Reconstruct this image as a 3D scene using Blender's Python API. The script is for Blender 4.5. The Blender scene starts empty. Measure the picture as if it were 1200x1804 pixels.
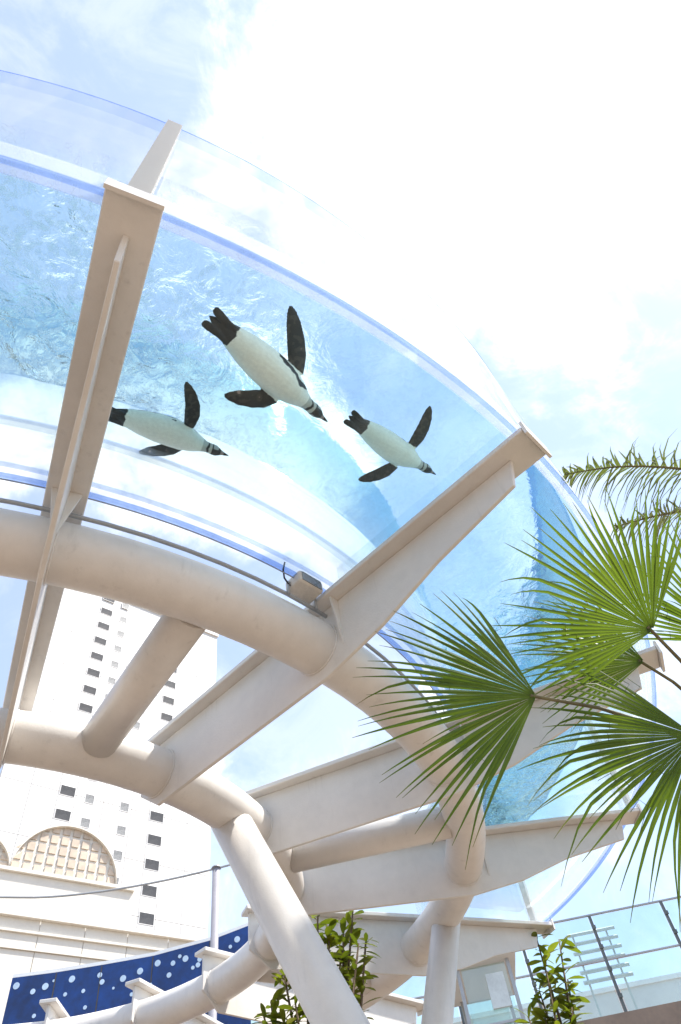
import bpy, bmesh, math, random
from mathutils import Vector, Matrix, noise as mnoise

# ------------------------------------------------------------------ camera
scene = bpy.context.scene
COL = scene.collection
S = 2.2                 # metres from eye level to the axis of the ring pipes
EYE = 1.55
FPX = 1203.0            # focal length in pixels of the 1200 px wide photograph (24 mm)
IX = Vector((0.98001, 0.15868, -0.11994))
IY = Vector((-0.19895, 0.78180, -0.59094))
IZ = Vector((0.0, 0.60299, 0.79775))
cam_d = bpy.data.cameras.new("camera")
cam = bpy.data.objects.new("camera", cam_d)
COL.objects.link(cam)
m = Matrix((IX, -IY, -IZ)).transposed().to_4x4()
m.translation = Vector((0, 0, EYE))
cam.matrix_world = m
cam_d.sensor_fit = 'VERTICAL'
cam_d.sensor_height = 36.0
cam_d.sensor_width = 24.0
cam_d.lens = 36.0 * FPX / 1804.0
cam_d.clip_start = 0.05
cam_d.clip_end = 6000
scene.camera = cam

def sight(px, py):
    """world direction of a photograph pixel, scaled to one metre of depth"""
    return IX * ((px - 600) / FPX) + IY * ((py - 902) / FPX) + IZ
def at(px, py, depth):
    return Vector((0, 0, EYE)) + sight(px, py) * depth
def at_dist(px, py, d):
    """point on the sight line at horizontal distance d"""
    v = sight(px, py)
    return Vector((0, 0, EYE)) + v * (d / math.hypot(v.x, v.y))
def at_h(px, py, z):
    v = sight(px, py)
    return Vector((0, 0, EYE)) + v * ((z - EYE) / v.z)

# ------------------------------------------------------------------ light
SUN_EL, SUN_AZ = math.radians(58), math.radians(88)      # azimuth clockwise from +Y
SKY_STRENGTH = 0.15
SUN_STRENGTH = 4.3
scene.view_settings.view_transform = 'Standard'
scene.view_settings.look = 'None'
scene.view_settings.gamma = 1.0
scene.view_settings.use_curve_mapping = False
scene.view_settings.exposure = 1.0
scene.render.engine = 'CYCLES'
cy = scene.cycles
cy.max_bounces = 14; cy.diffuse_bounces = 5; cy.glossy_bounces = 5
cy.transmission_bounces = 12; cy.transparent_max_bounces = 32
cy.sample_clamp_indirect = 8.0
cy.use_denoising = True
try: cy.denoiser = 'OPENIMAGEDENOISE'
except Exception: pass

class NT:
    """tiny node helper"""
    def __init__(s, tree):
        s.t = tree; s.t.nodes.clear()
    def n(s, typ, ins=None, **kw):
        nd = s.t.nodes.new(typ)
        for k, v in kw.items(): setattr(nd, k, v)
        for k, v in (ins or {}).items():
            sock = nd.inputs[k]
            if hasattr(v, 'is_linked') or isinstance(v, bpy.types.NodeSocket): s.t.links.new(v, sock)
            else: sock.default_value = v
        return nd
    def math(s, op, a, b=0.0, c=0.0, clamp=False):
        return s.n('ShaderNodeMath', {0: a, 1: b, 2: c}, operation=op, use_clamp=clamp).outputs[0]
    def mapr(s, v, a, b, c=0.0, d=1.0, smooth=True):
        return s.n('ShaderNodeMapRange', {0: v, 1: a, 2: b, 3: c, 4: d},
                   interpolation_type='SMOOTHSTEP' if smooth else 'LINEAR').outputs[0]
    def mix(s, f, a, b):
        nd = s.t.nodes.new('ShaderNodeMix'); nd.data_type = 'RGBA'
        for i, v in ((0, f), (6, a), (7, b)):
            if isinstance(v, bpy.types.NodeSocket): s.t.links.new(v, nd.inputs[i])
            else: nd.inputs[i].default_value = v if i == 0 else (tuple(v) + (1,) if len(v) == 3 else v)
        return nd.outputs[2]
    def noise(s, vec, scale, detail=4, rough=0.55, dist=0.0):
        return s.n('ShaderNodeTexNoise', {'Vector': vec, 'Scale': scale, 'Detail': detail,
                   'Roughness': rough, 'Distortion': dist}).outputs[0]

world = bpy.data.worlds.new("World"); scene.world = world; world.use_nodes = True
w = NT(world.node_tree)
tc = w.n('ShaderNodeTexCoord').outputs['Generated']
sky = w.n('ShaderNodeTexSky', sky_type='NISHITA', sun_disc=False, sun_elevation=SUN_EL,
          sun_rotation=SUN_AZ, air_density=1.2, dust_density=0.6, ozone_density=4.0)
tc2 = w.n('ShaderNodeVectorMath', {0: tc, 1: (3.7, 1.3, 0.4)}, operation='ADD').outputs[0]
n1 = w.noise(tc2, 3.1, 7, 0.58, 0.35)
n2 = w.noise(tc, 8.0, 8, 0.66, 0.5)
dens = w.math('ADD', w.math('MULTIPLY_ADD', n1, 1.9, -0.95), w.math('MULTIPLY_ADD', n2, 1.7, 0.07))
for (px, py, r_in, r_out, amt) in ((900, 110, 2, 27, 0.58), (640, 330, 0, 20, 0.26), (500, 820, 1.5, 9, 0.95), (240, 810, 0.5, 7, 0.7), (60, 770, .5, 6, .6), (400, 880, 0.5, 7, 0.7),
                                   (610, 940, 1.5, 7, 0.9), (1180, 1330, 1, 12, 0.2)):
    d = sight(px, py).normalized()
    dp = w.n('ShaderNodeVectorMath', {0: tc, 1: tuple(d)}, operation='DOT_PRODUCT').outputs['Value']
    b = w.mapr(dp, math.cos(math.radians(r_out)), math.cos(math.radians(r_in)), 0, amt)
    dens = w.math('ADD', dens, b)
cl = w.mapr(dens, 0.93, 1.66)
bg1 = w.n('ShaderNodeBackground', {'Color': sky.outputs[0], 'Strength': SKY_STRENGTH})
n3 = w.noise(tc2, 6.0, 7, 0.62, 0.6)
thick = w.math('ADD', w.mapr(dens, 1.05, 1.75, 0, 1), w.mapr(n3, 0.42, 0.66, 0, 0.75), clamp=True)
ccol = w.mix(thick, (0.60, 0.66, 0.80), (1.0, 0.99, 0.975))       # thin cloud is lavender grey, thick cloud white
bg2 = w.n('ShaderNodeBackground', {'Color': ccol, 'Strength': 0.90})
veil = w.math('ADD', w.math('MULTIPLY', cl, 0.62), 0.38)
mx = w.n('ShaderNodeMixShader', {0: veil, 1: bg1.outputs[0], 2: bg2.outputs[0]})
w.n('ShaderNodeOutputWorld', {0: mx.outputs[0]})

sun_d = bpy.data.lights.new("sun", 'SUN'); sun = bpy.data.objects.new("sun", sun_d); COL.objects.link(sun)
sun_d.energy = SUN_STRENGTH; sun_d.angle = math.radians(3.0); sun_d.color = (1.0, 0.95, 0.87)
sdir = Vector((math.sin(SUN_AZ) * math.cos(SUN_EL), math.cos(SUN_AZ) * math.cos(SUN_EL), math.sin(SUN_EL)))
sun.rotation_euler = sdir.to_track_quat('Z', 'Y').to_euler()
sun.location = sdir * 60

# ------------------------------------------------------------------ materials
MATS = {}
def new_mat(name):
    mt = bpy.data.materials.new(name); mt.use_nodes = True; MATS[name] = mt
    return mt, NT(mt.node_tree)
def paint(name, col, rough=0.5, var=0.06, scale=3.0, bump=0.0, bscale=60, metal=0.0, streak=0.0, spec=0.5):
    mt, t = new_mat(name)
    co = t.n('ShaderNodeTexCoord').outputs['Object']
    a = t.noise(co, scale, 5, 0.6)
    b = t.noise(co, scale * 9, 4, 0.6)
    f = t.math('ADD', t.math('MULTIPLY', a, 0.7), t.math('MULTIPLY', b, 0.3))
    f = t.mapr(f, 0.3, 0.7)
    lo = tuple(max(0, c * (1 - var * 1.6)) for c in col); hi = tuple(min(1, c * (1 + var)) for c in col)
    c = t.mix(f, lo, hi)
    if streak:
        mp = t.n('ShaderNodeMapping', {'Vector': co, 'Scale': (7, 7, 0.5)}).outputs[0]
        s = t.mapr(t.noise(mp, 2.2, 5, 0.65), 0.56, 0.75, 0, streak)
        c = t.mix(s, c, tuple(x * 0.6 for x in col))
    r = t.mapr(b, 0.3, 0.7, rough * 0.85, min(1, rough * 1.15))
    ins = {'Base Color': c, 'Roughness': r, 'Metallic': metal, 'Specular IOR Level': spec}
    if bump:
        ins['Normal'] = t.n('ShaderNodeBump', {'Height': t.noise(co, bscale, 4, 0.6), 'Strength': bump, 'Distance': 0.01}).outputs[0]
    p = t.n('ShaderNodeBsdfPrincipled', ins)
    t.n('ShaderNodeOutputMaterial', {0: p.outputs[0]})
    return mt
paint('steel', (0.685, 0.655, 0.615), 0.42, 0.06, 1.6, 0.12, 90, streak=0.4)
paint('pipe_paint', (0.695, 0.66, 0.62), 0.36, 0.06, 1.6, 0.10, 80, streak=0.35)
paint('white_panel', (0.70, 0.69, 0.675), 0.6, 0.03, 0.25, streak=0.12)
paint('cream_wall', (0.66, 0.625, 0.56), 0.65, 0.05, 0.5, streak=0.15)
paint('white_core', (0.60, 0.59, 0.57), 0.7, 0.03, 0.3)
paint('dark_window', (0.08, 0.076, 0.072), 0.22, 0.25, 0.8)
paint('grey_window', (0.25, 0.25, 0.245), 0.3, 0.25, 0.8)
paint('lattice_pane', (0.55, 0.45, 0.35), 0.5, 0.15, 0.6)
paint('navy', (0.003, 0.042, 0.20), 0.45, 0.35, 1.2)
paint('star_blue', (0.55, 0.70, 0.86), 0.5, 0.1, 2)
paint('grey_metal', (0.36, 0.37, 0.38), 0.4, 0.08, 4, metal=0.3)
paint('pole_grey', (0.27, 0.26, 0.29), 0.6, 0.08, 4)
paint('louvre_grey', (0.58, 0.63, 0.62), 0.5, 0.1, 4)
paint('dark_metal', (0.10, 0.115, 0.115), 0.45, 0.15, 5)
paint('black_cable', (0.03, 0.03, 0.035), 0.5, 0.1, 9)
paint('lamp_cream', (0.62, 0.57, 0.50), 0.5, 0.12, 9)
paint('kerb_white', (0.86, 0.86, 0.85), 0.45, 0.03, 2)
paint('edge_blue', (0.20, 0.34, 0.62), 0.3, 0.15, 1.5)
paint('edge_slate', (0.38, 0.43, 0.50), 0.4, 0.15, 1.5)
paint('brown_slab', (0.26, 0.19, 0.14), 0.6, 0.15, 1.5, 0.2, 40)
paint('soil', (0.10, 0.075, 0.05), 0.95, 0.3, 6, 0.5, 30)
paint('pot', (0.55, 0.50, 0.44), 0.7, 0.08, 4, 0.2, 50)
paint('bark', (0.16, 0.115, 0.075), 0.9, 0.35, 5, 0.8, 22)
paint('stem_green', (0.15, 0.13, 0.06), 0.7, 0.25, 10)

def leafmat(name, a, b, tr=0.35, scale=5.0):
    mt, t = new_mat(name)
    co = t.n('ShaderNodeTexCoord').outputs['Object']
    oi = t.n('ShaderNodeObjectInfo').outputs['Random']
    f = t.math('ADD', t.math('MULTIPLY', t.noise(co, scale, 4), 0.8), t.math('MULTIPLY', oi, 0.3))
    c = t.mix(t.mapr(f, 0.3, 0.85), a, b)
    tp = t.math('ADD', t.n('ShaderNodeAttribute', attribute_name='tip').outputs['Fac'], t.math('MULTIPLY', t.noise(co, 7, 3), 0.5))
    c = t.mix(t.mapr(tp, 1.12, 1.28), c, (0.20, 0.155, 0.075))
    p = t.n('ShaderNodeBsdfPrincipled', {'Base Color': c, 'Roughness': 0.42})
    tl = t.n('ShaderNodeBsdfTranslucent', {'Color': t.mix(0.5, c, (0.17, 0.27, 0.012))})
    mx = t.n('ShaderNodeMixShader', {0: tr, 1: p.outputs[0], 2: tl.outputs[0]})
    t.n('ShaderNodeOutputMaterial', {0: mx.outputs[0]})
leafmat('fan_green', (0.055, 0.10, 0.009), (0.155, 0.215, 0.022), 0.45)
leafmat('feather_green', (0.12, 0.125, 0.05), (0.26, 0.24, 0.13), 0.4)
leafmat('shrub_green', (0.08, 0.095, 0.007), (0.27, 0.26, 0.02), 0.5)

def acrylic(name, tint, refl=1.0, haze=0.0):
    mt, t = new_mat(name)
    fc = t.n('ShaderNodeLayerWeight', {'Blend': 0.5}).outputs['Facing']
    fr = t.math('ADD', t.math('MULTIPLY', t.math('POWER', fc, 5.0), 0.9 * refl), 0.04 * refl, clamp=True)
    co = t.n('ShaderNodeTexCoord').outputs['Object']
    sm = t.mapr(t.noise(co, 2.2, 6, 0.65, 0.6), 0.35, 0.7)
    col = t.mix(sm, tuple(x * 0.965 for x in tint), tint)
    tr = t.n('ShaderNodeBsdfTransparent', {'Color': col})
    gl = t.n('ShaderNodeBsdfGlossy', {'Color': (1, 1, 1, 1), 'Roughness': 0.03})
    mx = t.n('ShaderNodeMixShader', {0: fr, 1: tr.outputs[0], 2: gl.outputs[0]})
    if haze:       # patchy white translucency mixed over the clear pane
        tl = t.n('ShaderNodeBsdfTranslucent', {'Color': (1, 1, 1, 1)})
        hz_ = t.mapr(t.noise(co, 1.3, 7, 0.7, 1.0), 0.3, 0.75, haze * 0.5, haze)
        mx = t.n('ShaderNodeMixShader', {0: hz_, 1: mx.outputs[0], 2: tl.outputs[0]})
    t.n('ShaderNodeOutputMaterial', {0: mx.outputs[0]})
acrylic('acrylic_floor', (0.965, 0.99, 0.995), 0.5)
acrylic('acrylic_wall', (0.985, 0.99, 0.99), 1.0, 0.20)
acrylic('glass_mint', (0.87, 0.945, 0.925), 2.2)
acrylic('edge_tint', (0.64, 0.74, 0.94), 1.2)  # blue of light in the acrylic edges, put into the tint
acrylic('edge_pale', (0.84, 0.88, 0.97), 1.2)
mt, t = new_mat('milky_seam')
p = t.n('ShaderNodeBsdfPrincipled', {'Base Color': (0.60, 0.58, 0.54, 1), 'Roughness': 0.4})
tl = t.n('ShaderNodeBsdfTranslucent', {'Color': (0.56, 0.54, 0.50, 1)})
t.n('ShaderNodeOutputMaterial', {0: t.n('ShaderNodeMixShader', {0: 0.5, 1: p.outputs[0], 2: tl.outputs[0]}).outputs[0]})

def watermat(name, foam):
    mt, t = new_mat(name)
    co = t.n('ShaderNodeTexCoord').outputs['Object']
    ins = {'Color': (1, 1, 1, 1), 'Roughness': 0.0, 'IOR': 1.14}
    if foam:
        h = t.noise(co, 7.0, 5, 0.55, 1.2)
        st = t.math('MULTIPLY_ADD', t.n('ShaderNodeAttribute', attribute_name='chop').outputs['Fac'], 0.95, -0.02)
        ins['Normal'] = t.n('ShaderNodeBump', {'Height': h, 'Strength': st, 'Distance': 0.10}).outputs[0]
    g = t.n('ShaderNodeBsdfGlass', ins).outputs[0]
    if foam:
        at_ = t.n('ShaderNodeAttribute', attribute_name='chop').outputs['Fac']
        wv = t.n('ShaderNodeTexNoise', {'Vector': co, 'Scale': 2.4, 'Detail': 6, 'Roughness': 0.6, 'Distortion': 2.6}).outputs[0]
        ridge = t.math('SUBTRACT', 1.0, t.math('MULTIPLY', t.math('ABSOLUTE', t.math('SUBTRACT', wv, 0.5)), 9.0), clamp=True)
        fine = t.noise(co, 26, 4, 0.65, 0.8)
        fm = t.math('MULTIPLY', t.mapr(ridge, 0.1, 1.0), t.mapr(fine, 0.40, 0.62))
        blot = t.math('MULTIPLY', t.mapr(t.noise(co, 3.0, 5, 0.6, 0.8), 0.52, 0.70), t.mapr(fine, 0.42, 0.60))
        fm = t.math('MULTIPLY', t.math('MAXIMUM', fm, blot), at_)
        tl = t.n('ShaderNodeBsdfTranslucent', {'Color': (0.95, 0.97, 0.97, 1)}).outputs[0]
        df = t.n('ShaderNodeBsdfDiffuse', {'Color': (0.9, 0.93, 0.94, 1)}).outputs[0]
        fo = t.n('ShaderNodeMixShader', {0: 0.25, 1: tl, 2: df}).outputs[0]
        g = t.n('ShaderNodeMixShader', {0: t.math('MULTIPLY', fm, 0.95), 1: g, 2: fo}).outputs[0]
    va = t.n('ShaderNodeVolumeAbsorption', {'Color': (0.44, 0.84, 0.94, 1), 'Density': 0.85})
    t.n('ShaderNodeOutputMaterial', {0: g, 1: va.outputs[0]})
def waterside():
    mt, t = new_mat('water_side')
    fc = t.n('ShaderNodeLayerWeight', {'Blend': 0.5}).outputs['Facing']
    fr = t.math('ADD', t.math('MULTIPLY', t.math('POWER', fc, 5.0), 0.5), 0.02, clamp=True)
    tr = t.n('ShaderNodeBsdfTransparent', {'Color': (1, 1, 1, 1)}); gl = t.n('ShaderNodeBsdfGlossy', {'Color': (1, 1, 1, 1), 'Roughness': 0.05})
    mx = t.n('ShaderNodeMixShader', {0: fr, 1: tr.outputs[0], 2: gl.outputs[0]})
    va = t.n('ShaderNodeVolumeAbsorption', {'Color': (0.44, 0.84, 0.94, 1), 'Density': 0.85})
    t.n('ShaderNodeOutputMaterial', {0: mx.outputs[0], 1: va.outputs[0]})
waterside()
watermat('water_top', True)

mt, t = new_mat('deck')
co = t.n('ShaderNodeTexCoord').outputs['Object']
br = t.n('ShaderNodeTexBrick', {'Vector': co, 'Color1': (0.195, 0.148, 0.108, 1), 'Color2': (0.235, 0.182, 0.137, 1),
         'Mortar': (0.13, 0.095, 0.065, 1), 'Scale': 1.0, 'Mortar Size': 0.008, 'Brick Width': 0.6, 'Row Height': 0.3})
f = t.mapr(t.noise(co, 0.7, 6), 0.3, 0.7, 0.0, 0.25)
c = t.mix(f, br.outputs[0], (0.15, 0.11, 0.076))
p = t.n('ShaderNodeBsdfPrincipled', {'Base Color': c, 'Roughness': 0.75})
t.n('ShaderNodeOutputMaterial', {0: p.outputs[0]})

mt, t = new_mat('penguin')
vc = t.n('ShaderNodeAttribute', attribute_name='plumage').outputs['Color']
co = t.n('ShaderNodeTexCoord').outputs['Object']
nz = t.mapr(t.noise(co, 40, 4, 0.6), 0.3, 0.7, 0.93, 1.04)
c = t.n('ShaderNodeVectorMath', {0: vc, 1: nz}, operation='MULTIPLY').outputs[0]
p = t.n('ShaderNodeBsdfPrincipled', {'Base Color': c, 'Roughness': 0.5,
        'Normal': t.n('ShaderNodeBump', {'Height': t.noise(co, 120, 3), 'Strength': 0.15, 'Distance': 0.004}).outputs[0]})
t.n('ShaderNodeOutputMaterial', {0: p.outputs[0]})

# ------------------------------------------------------------------ mesh helpers
class MB:
    def __init__(s): s.v = []; s.f = []; s.mi = []; s.sm = []
    def add(s, vs, fs, mi=0, smooth=False):
        o = len(s.v); s.v += [tuple(v) for v in vs]
        for f in fs: s.f.append(tuple(i + o for i in f)); s.mi.append(mi); s.sm.append(smooth)
        return s
    def box(s, c, size, mi=0, rot=None):
        hx, hy, hz = size[0] / 2, size[1] / 2, size[2] / 2
        vs = [Vector((x * hx, y * hy, z * hz)) for x in (-1, 1) for y in (-1, 1) for z in (-1, 1)]
        if rot is not None: vs = [rot @ v for v in vs]
        c = Vector(c)
        return s.add([c + v for v in vs], [(0, 1, 3, 2), (4, 6, 7, 5), (0, 4, 5, 1), (2, 3, 7, 6), (0, 2, 6, 4), (1, 5, 7, 3)], mi)
    def tube(s, pts, rad, n=10, mi=0, cap=True, closed=False):
        pts = [Vector(p) for p in pts]; N = len(pts)
        if not hasattr(rad, '__len__'): rad = [rad] * N
        rings = []; up = None
        for i, p in enumerate(pts):
            if closed: d = pts[(i + 1) % N] - pts[i - 1]
            else: d = pts[min(i + 1, N - 1)] - pts[max(i - 1, 0)]
            d.normalize()
            if up is None:
                up = Vector((0, 0, 1)) if abs(d.z) < 0.9 else Vector((1, 0, 0))
            a = d.cross(up).normalized(); up = a.cross(d).normalized()
            rings.append([p + (a * math.cos(2 * math.pi * k / n) + up * math.sin(2 * math.pi * k / n)) * rad[i] for k in range(n)])
        vs = [v for r in rings for v in r]; fs = []
        for i in range(N if closed else N - 1):
            j = (i + 1) % N
            for k in range(n):
                k2 = (k + 1) % n
                fs.append((i * n + k, i * n + k2, j * n + k2, j * n + k))
        s.add(vs, fs, mi, True)
        if cap and not closed:
            o = len(s.v) - len(vs)
            s.f.append(tuple(o + k for k in range(n))[::-1]); s.mi.append(mi); s.sm.append(False)
            s.f.append(tuple(o + (N - 1) * n + k for k in range(n))); s.mi.append(mi); s.sm.append(False)
        return s
    def prism(s, outline, a, b, mi=0):
        """outline: list of 3D points at one side; a,b offset vectors for the two sides"""
        n = len(outline); a = Vector(a); b = Vector(b)
        vs = [Vector(p) + a for p in outline] + [Vector(p) + b for p in outline]
        fs = [tuple(range(n))[::-1], tuple(range(n, 2 * n))] + [(i, (i + 1) % n, (i + 1) % n + n, i + n) for i in range(n)]
        return s.add(vs, fs, mi)
    def arc(s, r0, r1, z0, z1, a0, a1, n, mi=0, smooth=False):
        """closed annular sector about the local origin (degrees)"""
        vs = []; fs = []
        for i in range(n + 1):
            a = math.radians(a0 + (a1 - a0) * i / n); c, sn = math.cos(a), math.sin(a)
            vs += [(r0 * c, r0 * sn, z0), (r1 * c, r1 * sn, z0), (r1 * c, r1 * sn, z1), (r0 * c, r0 * sn, z1)]
        for i in range(n):
            p = i * 4; q = p + 4
            for k in range(4): fs.append((p + k, p + (k + 1) % 4, q + (k + 1) % 4, q + k))
        fs.append((0, 3, 2, 1)); e = n * 4; fs.append((e, e + 1, e + 2, e + 3))
        return s.add(vs, fs, mi, smooth)
    def mesh(s, name, mats):
        me = bpy.data.meshes.new(name)
        me.from_pydata(s.v, [], s.f)
        for mm in ([mats] if isinstance(mats, str) else mats): me.materials.append(MATS[mm])
        me.polygons.foreach_set('material_index', s.mi)
        me.polygons.foreach_set('use_smooth', s.sm)
        bm = bmesh.new(); bm.from_mesh(me); bmesh.ops.recalc_face_normals(bm, faces=bm.faces); bm.to_mesh(me); bm.free()
        me.update()
        return me
    def build(s, name, mats, parent=None, loc=None, rot=None):
        return link(name, s.mesh(name, mats), parent, loc, rot)
def link(name, me, parent=None, loc=None, rot=None):
    o = bpy.data.objects.new(name, me); COL.objects.link(o)
    if parent is not None: o.parent = parent
    if loc is not None: o.location = loc
    if rot is not None: o.rotation_euler = rot
    return o
def tag(o, label, cat, group=None):
    o['label'] = label; o['category'] = cat
    if group: o['group'] = group
    return o
def thing(name, label, cat, loc=(0, 0, 0), rz=0.0, group=None):
    o = bpy.data.objects.new(name, None); COL.objects.link(o)
    o.location = loc; o.rotation_euler = (0, 0, rz); o.empty_display_size = 0.2
    return tag(o, label, cat, group)
def bevel(o, w=0.01, seg=2):
    md = o.modifiers.new('bevel', 'BEVEL'); md.width = w; md.segments = seg; md.limit_method = 'ANGLE'
    return o

# ------------------------------------------------------------------ setting: ground
g = MB(); R_ = 2500.0
g.add([(-R_, -R_, 0), (R_, -R_, 0), (R_, R_, 0), (-R_, R_, 0)], [(0, 1, 2, 3)])
go = g.build('ground', 'deck'); go['kind'] = 'structure'

# ------------------------------------------------------------------ steel frame (ring on girders)
CX, CY = -1.313 * S, 1.973 * S
def Z(h): return EYE + S * h
frame = thing('steel_support_frame', 'cream painted steel ring frame of curved pipes and radial girders carrying the overhead tank',
              'steel frame', (CX, CY, 0))
R1, R2, RP1, RP2 = 1.486 * S, 0.934 * S, 0.0585 * S, 0.057 * S
for rad, rp in ((R1, RP1), (R2, RP2)):
    pts = [(rad * math.cos(2 * math.pi * i / 128), rad * math.sin(2 * math.pi * i / 128), Z(1.0)) for i in range(128)]
    MB().tube(pts, rp, 28, closed=True).build('ring_pipe', 'pipe_paint', frame)
STEP = 22.4
A0 = -58.0
GA = [A0 + STEP * i for i in range(16)]
wt = 0.010
prof = [(0.86, 0.975), (0.935, 0.917), (1.50, 0.912), (1.66, 0.937), (1.82, 0.985), (2.025, 1.022), (2.045, 1.087), (0.86, 1.087)]
web = MB().prism([(r * S, 0, Z(h)) for r, h in prof], (0, -wt, 0), (0, wt, 0)).mesh('girder', 'steel')
fz0, fz1 = Z(1.087) + 0.0005, Z(1.087) + 0.030
fl = MB().prism([(0.845 * S, -0.070, fz0), (2.10 * S, -0.092, fz0), (2.10 * S, 0.092, fz0), (0.845 * S, 0.070, fz0)],
                (0, 0, 0), (0, 0, fz1 - fz0)).mesh('flange', 'steel')
tipm = MB().box((2.104 * S, 0, Z(1.087) + 0.012), (0.014, 0.188, 0.085)).mesh('end_plate', 'steel')
welds = []
for rr, rp in ((R1, RP1), (R2, RP2)):
    for y in (-1, 1):
        welds.append(MB().tube([(rr + (rp + .002) * math.cos(q), y * 0.013, Z(1) + (rp + .002) * math.sin(q)) for q in [math.pi * 2 * k / 28 for k in range(28)]], 0.005, 6, closed=True).mesh('weld_bead', 'pipe_paint'))
stiffs = []
for y in (-1, 1):
    stiffs.append(MB().prism([(1.56 * S, y * 0.0105, Z(1.087) - 0.001), (1.56 * S, y * 0.060, Z(1.087) - 0.001), (1.56 * S, y * 0.0105, Z(0.96))], (-.005, 0, 0), (.005, 0, 0)).mesh('stiffener', 'steel'))
for i, a in enumerate(GA):
    ar = math.radians(a)
    gi = link('girder', web, frame, rot=(0, 0, ar))
    bevel(gi, 0.003, 1)
    f_ = link('flange', fl, gi); bevel(f_, 0.004, 1)
    for sm_ in stiffs: link('stiffener', sm_, gi)
    link('end_plate', tipm, gi)
    for wm_ in welds: link('weld_bead', wm_, gi)
rt = MB().tube([(R2 + RP2 * 0.8, 0, Z(1)), (R1 - RP1 * 0.8, 0, Z(1))], 0.044 * S, 22).mesh('radial_tube', 'pipe_paint')
for k in range(8):
    link('radial_tube', rt, frame, rot=(0, 0, math.radians(A0 + STEP * (0.5 + 2 * k))))
# splayed legs
def leg(p0, p1, r):
    p0, p1 = Vector(p0), Vector(p1)
    o = MB().tube([p0, p0.lerp(p1, .5), p1], r, 24).build('leg', 'pipe_paint', frame)
    MB().box((p1.x, p1.y, 0.012), (0.55, 0.55, 0.024)).build('base_plate', 'steel', o)
def rp(a, r): return (r * math.cos(math.radians(a)), r * math.sin(math.radians(a)))
def loc_(x, y, h): return (x * S - CX, y * S - CY, Z(h))
leg(loc_(-0.452, 1.66, 1.0), loc_(0.366, 1.496, -0.705), 0.050 * S)
leg(loc_(0.083, 2.523, 1.0), loc_(-0.50, 2.33, -0.705), 0.047 * S)
# thin conduit that follows the outer side of the upper ring pipe
pts = [(1.524 * S * math.cos(math.radians(a)), 1.524 * S * math.sin(math.radians(a)), Z(1.068)) for a in range(-130, 45, 3)]
MB().tube(pts, 0.010, 8).build('conduit', 'grey_metal', frame)

# ------------------------------------------------------------------ acrylic tank
TA0, TA1 = -58.0 - 3 * STEP, -58.0 + 4 * STEP + 1.5
tank = thing('penguin_tank', 'curved clear acrylic channel tank overhead carried on the ends of the girders', 'tank', (CX, CY, 0))
RI, RO = 1.571 * S, 2.066 * S
ZB, ZF = Z(1.110), Z(1.190)
ZW = Z(1.45)
ZT = Z(1.885)
edges = [TA0 + STEP * i for i in range(8)]; edges[-1] = TA1
bay_edges = [GA[0] - 3 * STEP + STEP * i for i in range(8)] 
bay_edges[-1] = TA1
for a, b in zip(bay_edges[:-1], bay_edges[1:]):
    MB().arc(RI, RO, ZB, ZF, a + .02, b - .02, 14).build('floor_panel', 'acrylic_floor', tank)
wall_edges = [GA[0] - 3 * STEP, GA[0], GA[3], TA1]
for a, b in zip(wall_edges[:-1], wall_edges[1:]):
    n = max(6, int((b - a) / 1.5))
    MB().arc(RO + 0.004, RO + 0.054, ZF + .002, ZT, a + .02, b - .02, n, smooth=False).build('outer_wall_panel', 'acrylic_wall', tank)
    MB().arc(RI - 0.054, RI - 0.004, Z(1.285), ZT - 0.1, a + .02, b - .02, n).build('inner_wall_panel', 'acrylic_wall', tank)
for a in wall_edges[1:]:
    o = MB().box((RO + 0.066, 0, (Z(1.14) + ZT) / 2), (0.020, 0.075, ZT - Z(1.14))).build('seam_post', 'milky_seam', tank, rot=(0, 0, math.radians(a)))
MB().arc(RI - 0.056, RI - 0.003, ZB - .004, Z(1.28), TA0, TA1, 110).build('inner_kerb', 'acrylic_wall', tank)
MB().arc(RI - 0.020, RI - 0.001, Z(1.28) + .001, Z(1.28) + .008, TA0, TA1, 110).build('edge_light_strip', 'edge_pale', tank)
MB().arc(RI - 0.058, RI - 0.030, ZB - .014, ZB - .005, TA0, TA1, 110).build('edge_light_strip', 'edge_tint', tank)  # tinted edge strips stand in for light refracted in the acrylic edges
MB().arc(RI - 0.058, RI - 0.054, ZB - .020, ZB - .0145, TA0, TA1, 110).build('gasket', 'edge_slate', tank)
MB().arc(RI + 0.002, RI + 0.020, ZB - .012, ZB - .001, TA0, TA1, 110).build('edge_light_strip', 'edge_pale', tank)
MB().arc(RO + 0.034, RO + 0.056, ZB - .012, ZB - .002, TA0, TA1, 130).build('edge_light_strip', 'edge_tint', tank)
MB().arc(RO + 0.004, RO + 0.033, ZB - .010, ZB - .002, TA0, TA1, 130).build('edge_light_strip', 'edge_pale', tank)
MB().arc(RO + 0.004, RO + 0.052, ZB + .002, ZF + .001, TA0, TA1, 130).build('wall_shoe', 'acrylic_wall', tank)
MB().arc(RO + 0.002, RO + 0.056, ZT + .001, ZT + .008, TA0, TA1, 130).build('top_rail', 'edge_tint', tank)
MB().arc(RI, RO, ZF + .002, ZT - .1, TA1 + .01, TA1 + 0.9, 2).build('end_wall', 'acrylic_wall', tank)

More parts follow.
